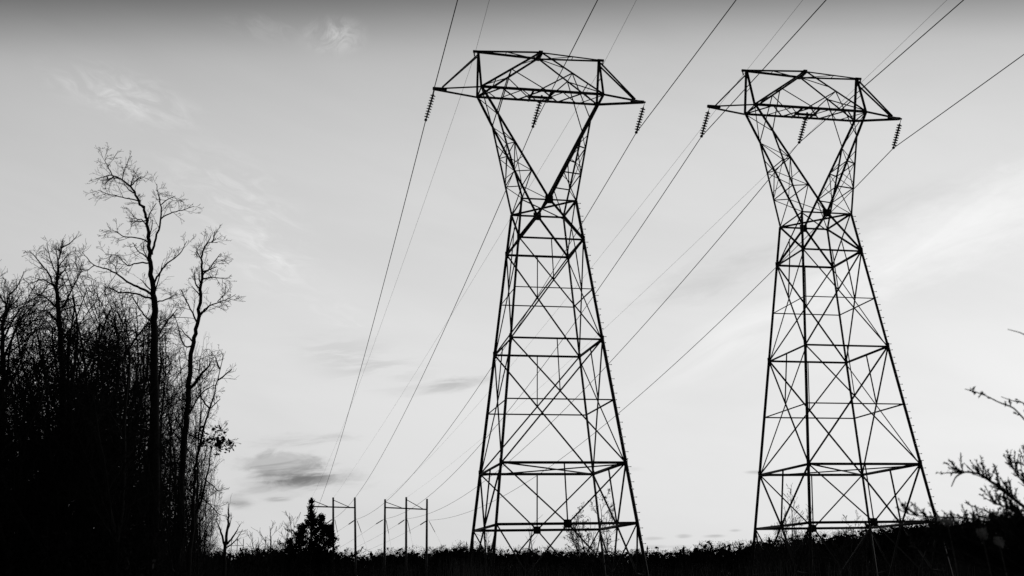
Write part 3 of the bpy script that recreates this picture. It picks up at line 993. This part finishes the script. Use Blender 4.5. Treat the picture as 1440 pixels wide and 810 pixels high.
# ------------------------------------------------------------------ cedar in front of the left pole structure
def conifer(name, u, vtop, D, wpx, seed, label, cat='tree', dens=1.0, lean=0.0, shoulders=()):
    rng = np.random.default_rng(seed)
    top = at(u, vtop, D)
    base = np.array([top[0], D, ground_z(top[0], D)])
    root = empty(name, base)
    H = top[2] - base[2]; W = wpx * D / FPX
    g_ = MB(); f_pts = []
    leaders = [(0.0, 0.0, H, W)] + [(dx * D / FPX, rng.uniform(-1, 1), H * hh, W * ww) for dx, hh, ww in shoulders]
    br = MB()
    for lx, ly, h, w in leaders:
        T = np.array([(0, 0, -.2), (lx * .7, ly * .7, h * .4), (lx, ly, h * .75), (lx, ly, h)])
        g_.tube(T, [.012 * h + .03, .008 * h + .02, .004 * h + .01, .012], 8, False)
        n = int(95 * dens)
        for i in range(n):
            t = rng.uniform(.05, 1) ** .8
            z = t * h
            p = np.array([np.interp(z, T[:, 2], T[:, 0]), np.interp(z, T[:, 2], T[:, 1]), z])
            a = rng.uniform(0, 6.28)
            L = w * (1 - t) ** .9 * rng.choice([.5, .8, 1.1, 1.45], p=[.25, .3, .3, .15]) * rng.uniform(.85, 1.1) + .2
            if lx == 0.0 and t > .66: L *= max(.34, 1 - (t - .66) * 4.5)
            e = p + np.array([math.cos(a) * L, math.sin(a) * L, L * rng.uniform(.25, .75)])
            mid = lerp(p, e, .5) - [0, 0, L * .1]
            br.tube([p, mid, e], [.03, .018, .006], 4, False)
            for q in range(int(13 + 12 * L)):
                s = rng.uniform(.25, 1.02)
                c = (p * (1 - s) ** 2 + 2 * mid * s * (1 - s) + e * s * s)
                f_pts.append(np.concatenate([c, (e - mid) / np.linalg.norm(e - mid)]))
    g_.build('trunk', M_BARK, root, True)
    f = np.array(f_pts); n = len(f)
    # each spray: a pair of crossed slivers pointing outwards and up
    c = f[:, :3] + rng.normal(0, .10, (n, 3)); d = f[:, 3:] + rng.normal(0, .45, (n, 3)) + [0, 0, .25]
    d /= np.linalg.norm(d, axis=1, keepdims=True)
    s = rng.uniform(.10, .30, (n, 1)) * (H / 11.0) ** .5
    x = np.cross(d, rng.normal(0, 1, (n, 3))); x /= np.linalg.norm(x, axis=1, keepdims=True); y = np.cross(d, x)
    V = np.concatenate([np.stack([c - d * s * .4, c + w_ * s * .22, c + d * s, c - w_ * s * .22], 1).reshape(-1, 3) for w_ in (x, y)])
    F = np.arange(len(V)).reshape(-1, 4)
    F2 = np.concatenate(br.Q) + len(V)
    mesh_obj('crown', np.concatenate([V] + br.V), [F, F2], M_EVERGREEN, root)
    props(root, label, cat)
    return root
conifer('evergreen_tree', 438, 703, 120.0, 54, 4, 'dense evergreen cedar in front of the left wooden pole structure', 'tree', 1.5, 0, ((-15, .76, .55), (13, .85, .5), (24, .77, .45), (-26, .62, .5)))

# bare shrubs left of the cedar
def bare_shrub(seed, u, vtop, D, label, n=5, spread=.35, lw=.4, group=None, name='bare_shrub', leaves=0, twl=2, thick=1.0, leafsize=.06):
    rng = np.random.default_rng(seed)
    top = at(u, vtop, D)
    base = np.array([top[0], D, ground_z(top[0], D)])
    H = top[2] - base[2]
    root = empty(name, base)
    g_ = Grow(rng)
    for k in range(n):
        L = H * (1.0 if k == 0 else rng.uniform(.6, .92))
        d = (rng.normal(0, .05), 0, 1) if k == 0 else (rng.normal(0, spread), rng.normal(0, spread), 1)
        P = g_.path((rng.normal(0, .1), rng.normal(0, .1), -.1), d, L, 9, .08, .04)
        g_.limb(P, .014 * H * thick * .6 + .03, .022 * D / 100, 6)
        g_.twigs(P, .025 * D / 100 * thick, L * lw * .7, 10, twl, 34, .1, .05, .3, .015 * D / 100)
    finish_tree(g_, name, root)
    if leaves:
        V, F = leaf_cloud(np.array(g_.tips), leafsize, rng, leaves)
        mesh_obj('dead_leaves', V, [F], M_LEAF, root)
    props(root, label, 'shrub' if 'shrub' in name else 'sapling', group)
    return root
bare_shrub(51, 384, 737, 120, 'low fan-shaped bare shrub furthest left of the cedar', 6, .35, .45)
bare_shrub(52, 411, 724, 122, 'taller bare shrub touching the left of the cedar', 5, .22, .4)
bare_shrub(53, 398, 748, 118, 'lowest bare shrub between its two taller neighbours left of the cedar', 5, .4, .5)
# sapling with a few leaves inside the left tower's legs
sp = bare_shrub(61, 829, 704, 84, 'leafy crooked sapling between the right legs of the left lattice tower', 4, .09, .4, name='leafy_sapling', leaves=1900, twl=3, leafsize=.065)
bare_shrub(62, 856, 735, 85, 'thin bare sapling just right of the leafy one', 3, .14, .45, name='leafy_sapling', leaves=160, twl=2)
bare_shrub(63, 722, 728, 80, 'upright thin stem standing inside the left lattice tower', 3, .22, .25, name='thin_sapling', twl=1, thick=.6)
bare_shrub(64, 757, 738, 78, 'leaning weed stem near the centre of the left tower base', 2, .25, .2, name='thin_sapling', twl=1, thick=.6)
bare_shrub(65, 703, 745, 82, 'short weed stems near the left legs of the left tower', 5, .5, .4, name='bare_shrub', twl=2, thick=.6)
bare_shrub(66, 1110, 714, 95, 'wide bare shrub behind the left legs of the right lattice tower', 9, .42, .5, twl=3)
bare_shrub(67, 1190, 738, 92, 'dense low bush behind the middle of the right tower base', 12, .5, .5, twl=3, leaves=300)

# ------------------------------------------------------------------ far wood on the horizon, scrub in front of it
def skyline(u):
    return np.interp(u, [-200, 250, 330, 420, 470, 510, 560, 600, 640, 700, 780, 860, 930, 960, 1000, 1040, 1100, 1200, 1500],
                     [766, 768, 771, 771, 774, 775, 773, 769, 768, 770, 774, 775, 776, 773, 767, 764, 758, 746, 720])
def far_wood(seed):
    rng = np.random.default_rng(seed)
    Vs, Fs, cnt = [], [], 0
    tb = MB()
    for row, D0 in enumerate((300.0, 340.0)):
        u = -260.0
        while u < 1720:
            D = D0 + rng.uniform(-14, 14)
            wpx = rng.choice([8, 13, 20, 30], p=[.3, .3, .25, .15]) * rng.uniform(.8, 1.2) * 330 / D0
            v = skyline(u) - 3 - np.interp(u, [1050, 1200, 1300], [0, 7, 10]) + rng.choice([-5, -2, 0, 2.5, 5], p=[.1, .2, .25, .25, .2]) + (row == 0) * rng.uniform(1, 6)
            top = at(u, v, D)
            px = D / FPX
            H = top[2]; W = wpx * px * .95
            ctr = np.array([top[0], D, 0])
            def ball(n, lo, hi):
                q = rng.normal(0, 1, (n, 3)); q /= np.linalg.norm(q, axis=1, keepdims=True)
                q *= rng.uniform(lo, hi, (n, 1)) ** .5
                return ctr + np.stack([q[:, 0] * W, q[:, 1] * W, H * .6 + q[:, 2] * H * .4], 1) + rng.normal(0, .1, (n, 3))
            low_ = ctr + np.stack([rng.normal(0, W, 200), rng.normal(0, W * .8, 200), rng.uniform(0, H * .78, 200)], 1)
            fine = np.concatenate([ball(500, .1, .8), ball(700, .72, 1.0)]); fill = ball(200, .0, .32)
            V = np.concatenate([leaf_cloud(fine, rng.uniform(.12, .17), rng, 1600)[0], leaf_cloud(fill, .32, rng, 260)[0], leaf_cloud(low_, .8, rng, int(21 * H))[0]])
            F = np.arange(len(V)).reshape(-1, 4)
            Vs.append(V); Fs.append(F + cnt); cnt += len(V)
            tb.tube([(top[0], D, -.3), (top[0], D, H * .7)], [.3, .12], 5, False)
            if rng.random() < .4:            # bare winter tops standing out of the mass
                for z in range(9):
                    x0 = np.array([top[0] + rng.normal(0, W * .7), D + rng.normal(0, 1), H * rng.uniform(.6, .85)])
                    e = x0 + np.array([rng.normal(0, .9), 0, rng.uniform(.8, 2.2)])
                    tb.tube([x0, lerp(x0, e, .5) + rng.normal(0, .1, 3), e], np.array([.07, .05, .02]), 3, False)
            u += wpx * .62
    V = np.concatenate(Vs + tb.V); Q = [np.concatenate(Fs), np.concatenate(tb.Q) + cnt]
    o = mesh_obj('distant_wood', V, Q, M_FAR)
    props(o, 'dark continuous belt of far trees along the horizon', 'woodland', None, 'stuff')
far_wood(15)
def mid_h(u, D, r):
    top = at(u, 784 + r.uniform(-3, 16) - (14 if 1060 < u < 1400 else 0) - (5 if 650 < u < 760 else 0) - (r.uniform(3, 9) if r.random() < .05 else 0), D)
    return max(.8, top[2])
sb = scrub_obj('scrub', ((1100, (-260, 1720), (95, 240), mid_h, 19), dict(size=.055, stems=5, leaf=150, blur=2.2)), M_TWIG)
props(sb, 'dark low scrub covering the field behind the towers', 'scrub')

# pale dead grass and reeds
def reeds(seed, n, spots):
    rng = np.random.default_rng(seed)
    V, F = [], []; cnt = 0
    for (u, v, D, su, k) in spots:
        for i in range(k):
            uu = u + rng.normal(0, su); vv = v + abs(rng.normal(0, 9)); d = D + rng.uniform(-4, 4)
            t = at(uu, vv, d)
            z0 = float(ground_z(t[0], d))
            H = t[2] - z0
            if H < .3: continue
            lean = rng.normal(0, .10, 2) * H
            w = rng.uniform(.008, .02)
            q0 = np.array([t[0] - lean[0], d - lean[1], z0]); q1 = lerp(q0, t, .6) - np.array([lean[0], lean[1], 0]) * .15
            s = np.array([w, 0, 0])
            V += [q0 - s, q0 + s, q1 + s * .8, q1 - s * .8, t + s * .2, t - s * .2]
            F += [(cnt, cnt + 1, cnt + 2, cnt + 3), (cnt + 3, cnt + 2, cnt + 4, cnt + 5)]; cnt += 6
    o = mesh_obj('dead_grass', np.array(V), [np.array(F)], M_GRASS)
    props(o, 'pale dead reeds and grass blades at the foot of the dark scrub', 'grass', None, 'stuff')
rg = np.random.default_rng(2)
reeds(23, 0, [(650, 782, 52, 16, 120), (675, 790, 50, 14, 90), (740, 790, 56, 22, 80), (800, 795, 55, 20, 60), (560, 792, 60, 25, 60), (1000, 792, 50, 40, 70), (1075, 785, 52, 20, 60),
              (1180, 785, 50, 40, 80), (1310, 790, 40, 30, 50), (420, 798, 60, 60, 40), (900, 797, 55, 40, 60)])

# ------------------------------------------------------------------ blurred evergreen close by on the right
def cedar_branches(seed):
    rng = np.random.default_rng(seed)
    D0 = 7.0
    base = at(1475, 810, D0); base[2] = float(ground_z(base[0], D0)) - .05
    root = empty('evergreen_bush', base)
    wood = MB(); fol = []
    px = D0 / FPX
    def bough(pts, dy, r0, r1, dens, Ls, up=.55, tmax=1.0):
        P = np.array([at(q[0], q[1], D0 + k) for q, k in zip(pts, np.linspace(dy[0], dy[1], len(pts)))]) - base
        n = (len(P) - 1) * 6 + 1; x = np.linspace(0, len(P) - 1, n)
        Q = np.stack([np.interp(x, np.arange(len(P)), P[:, k]) for k in range(3)], 1)
        for _ in range(3): Q[1:-1] = .25 * Q[:-2] + .5 * Q[1:-1] + .25 * Q[2:]
        wood.tube(Q, np.linspace(r0, r1, n), 6, False)
        L = np.linalg.norm(np.diff(Q, axis=0), axis=1).sum()
        for i in range(int(dens * L)):
            t = rng.uniform(.0, tmax) * (n - 1); k = min(int(t), n - 2)
            p = lerp(Q[k], Q[k + 1], t - k); d = Q[k + 1] - Q[k]; d /= np.linalg.norm(d)
            dd = d * .55 + np.array([rng.normal(0, .25), rng.normal(0, .5), rng.normal(up, .3)])
            dd /= np.linalg.norm(dd)
            l = Ls * rng.uniform(.35, 1.2)
            S = [p]
            for q in range(4):
                dd = dd + rng.normal(0, .12, 3) + [0, 0, .05]; dd /= np.linalg.norm(dd)
                S.append(S[-1] + dd * l / 4)
            S = np.array(S)
            wood.tube(S, np.linspace(.0036, .0018, 5), 4, False)
            for q in range(int(6 + l * 110)):
                t2 = rng.uniform(.1, 1.0) * 4; k2 = min(int(t2), 3)
                fol.append(np.concatenate([lerp(S[k2], S[k2 + 1], t2 - k2), (S[k2 + 1] - S[k2]) / (l / 4)]))
    # the arching bough, then its neighbours down into the bush
    bough([(1475, 740), (1430, 705), (1400, 682), (1378, 666), (1357, 663), (1344, 670), (1338, 684)], (0, -.3), .011, .003, 62, .125, .6, .74)
    bough([(1480, 720), (1450, 690), (1430, 668), (1422, 655)], (.2, .3), .009, .003, 80, .15, .9)
    bough([(1490, 760), (1450, 735), (1415, 712), (1396, 708)], (0, -.2), .01, .003, 80, .13, .7)
    bough([(1500, 790), (1430, 745), (1360, 728), (1310, 727), (1280, 724), (1262, 716)], (0, -.3), .008, .002, 26, .09, .6)
    bough([(1480, 755), (1420, 735), (1385, 718), (1363, 710)], (.1, .3), .007, .002, 10, .05, .3)
    bough([(1490, 700), (1470, 680), (1455, 650), (1440, 660)], (.2, .5), .009, .003, 60, .13, .8)
    for k in range(44):
        u1 = 1258 + 182 * math.sqrt(rng.random()); v1 = np.interp(u1, [1255, 1290, 1330, 1370, 1400, 1440], [760, 748, 746, 744, 738, 728]) + abs(rng.normal(0, 18))
        bough([(1480, 815), (lerp(1480, u1, .5), lerp(812, v1, .35)), (lerp(1480, u1, .85), lerp(800, v1, .85)), (u1, v1)], (rng.uniform(-.3, .3), rng.uniform(-.9, .9)), .009, .003, 40, .13, .75)
    bough([(1450, 600), (1437, 586), (1425, 573), (1405, 566), (1390, 558), (1372, 551), (1357, 547)], (0, -.3), .006, .0022, 18, .035, .1)
    bough([(1452, 585), (1440, 566), (1425, 564), (1408, 558)], (.3, .5), .005, .0022, 22, .04, .1)
    bough([(1470, 482), (1450, 476), (1436, 468), (1417, 463)], (0, -.2), .005, .002, 10, .03, .1)
    # stems that carry the upper sprays
    wood.tube(np.array([at(1480, 830, D0), at(1500, 700, D0), at(1492, 640, D0), at(1450, 600, D0)]) - base, [.03, .02, .014, .006], 7, False)
    wood.tube(np.array([at(1500, 700, D0), at(1515, 560, D0), at(1500, 500, D0), at(1470, 482, D0)]) - base, [.02, .014, .008, .005], 7, False)
    wood.tube(np.array([(0, 0, 0), at(1480, 815, D0) - base]), [.05, .035], 8, False)
    wood.tube(np.array([at(1480, 815, D0), at(1490, 740, D0), at(1488, 700, D0)]) - base, [.035, .02, .01], 7, False)
    wood.tube(np.array([at(1490, 740, D0), at(1482, 722, D0)]) - base, [.02, .01], 7, False)
    wood.build('stems', M_BARK, root, True)
    f = np.array(fol); n = len(f)
    c = f[:, :3]; d = f[:, 3:] + rng.normal(0, .55, (n, 3)); d /= np.linalg.norm(d, axis=1, keepdims=True)
    x = np.cross(d, rng.normal(0, 1, (n, 3))); x /= np.linalg.norm(x, axis=1, keepdims=True)
    s = rng.uniform(.010, .026, (n, 1))
    V = np.stack([c - d * s * .2, c + x * s * .2 + d * s * .4, c + d * s, c - x * s * .2 + d * s * .4], 1).reshape(-1, 3)
    mesh_obj('foliage', V, [np.arange(4 * n).reshape(n, 4)], M_EVERGREEN, root)
    props(root, 'blurred evergreen bush close by at the right edge, one bough arching left', 'bush')
cedar_branches(6)

# pale seed heads among its boughs
def seed_head(u, v, D, w, h, seed, label, rot):
    rng = np.random.default_rng(seed)
    c = at(u, v, D)
    base = np.array([c[0] + .1, D, float(ground_z(c[0], D))])
    root = empty('dry_weed', base)
    m = MB(); m.tube(np.array([(0, 0, 0), (c - base) * [.3, .3, .6], c - base]), [.004, .003, .002], 5, False)
    m.build('stalk', M_GRASS, root, True)
    px = D / FPX; n = 260
    q = rng.normal(0, .27, (n, 3)) * [w * px, .05, h * px]
    cr, sr = math.cos(rot), math.sin(rot)
    q = np.stack([q[:, 0] * cr - q[:, 2] * sr, q[:, 1], q[:, 0] * sr + q[:, 2] * cr], 1) + (c - base)
    V, F = leaf_cloud(q, .006, rng, n)
    mesh_obj('seed_head', V, [F], M_FLUFF, root)
    props(root, label, 'weed', 'pale dry weeds by the evergreen')
seed_head(1332, 733, 6.2, 24, 5, 1, 'pale blurred seed head at the left end of the evergreen boughs', -.1)
seed_head(1381, 750, 6.2, 8, 14, 2, 'pale blurred seed head below the arching evergreen bough', .6)
seed_head(1405, 762, 6.2, 7, 12, 3, 'pale blurred seed head furthest right among the evergreen boughs', .5)
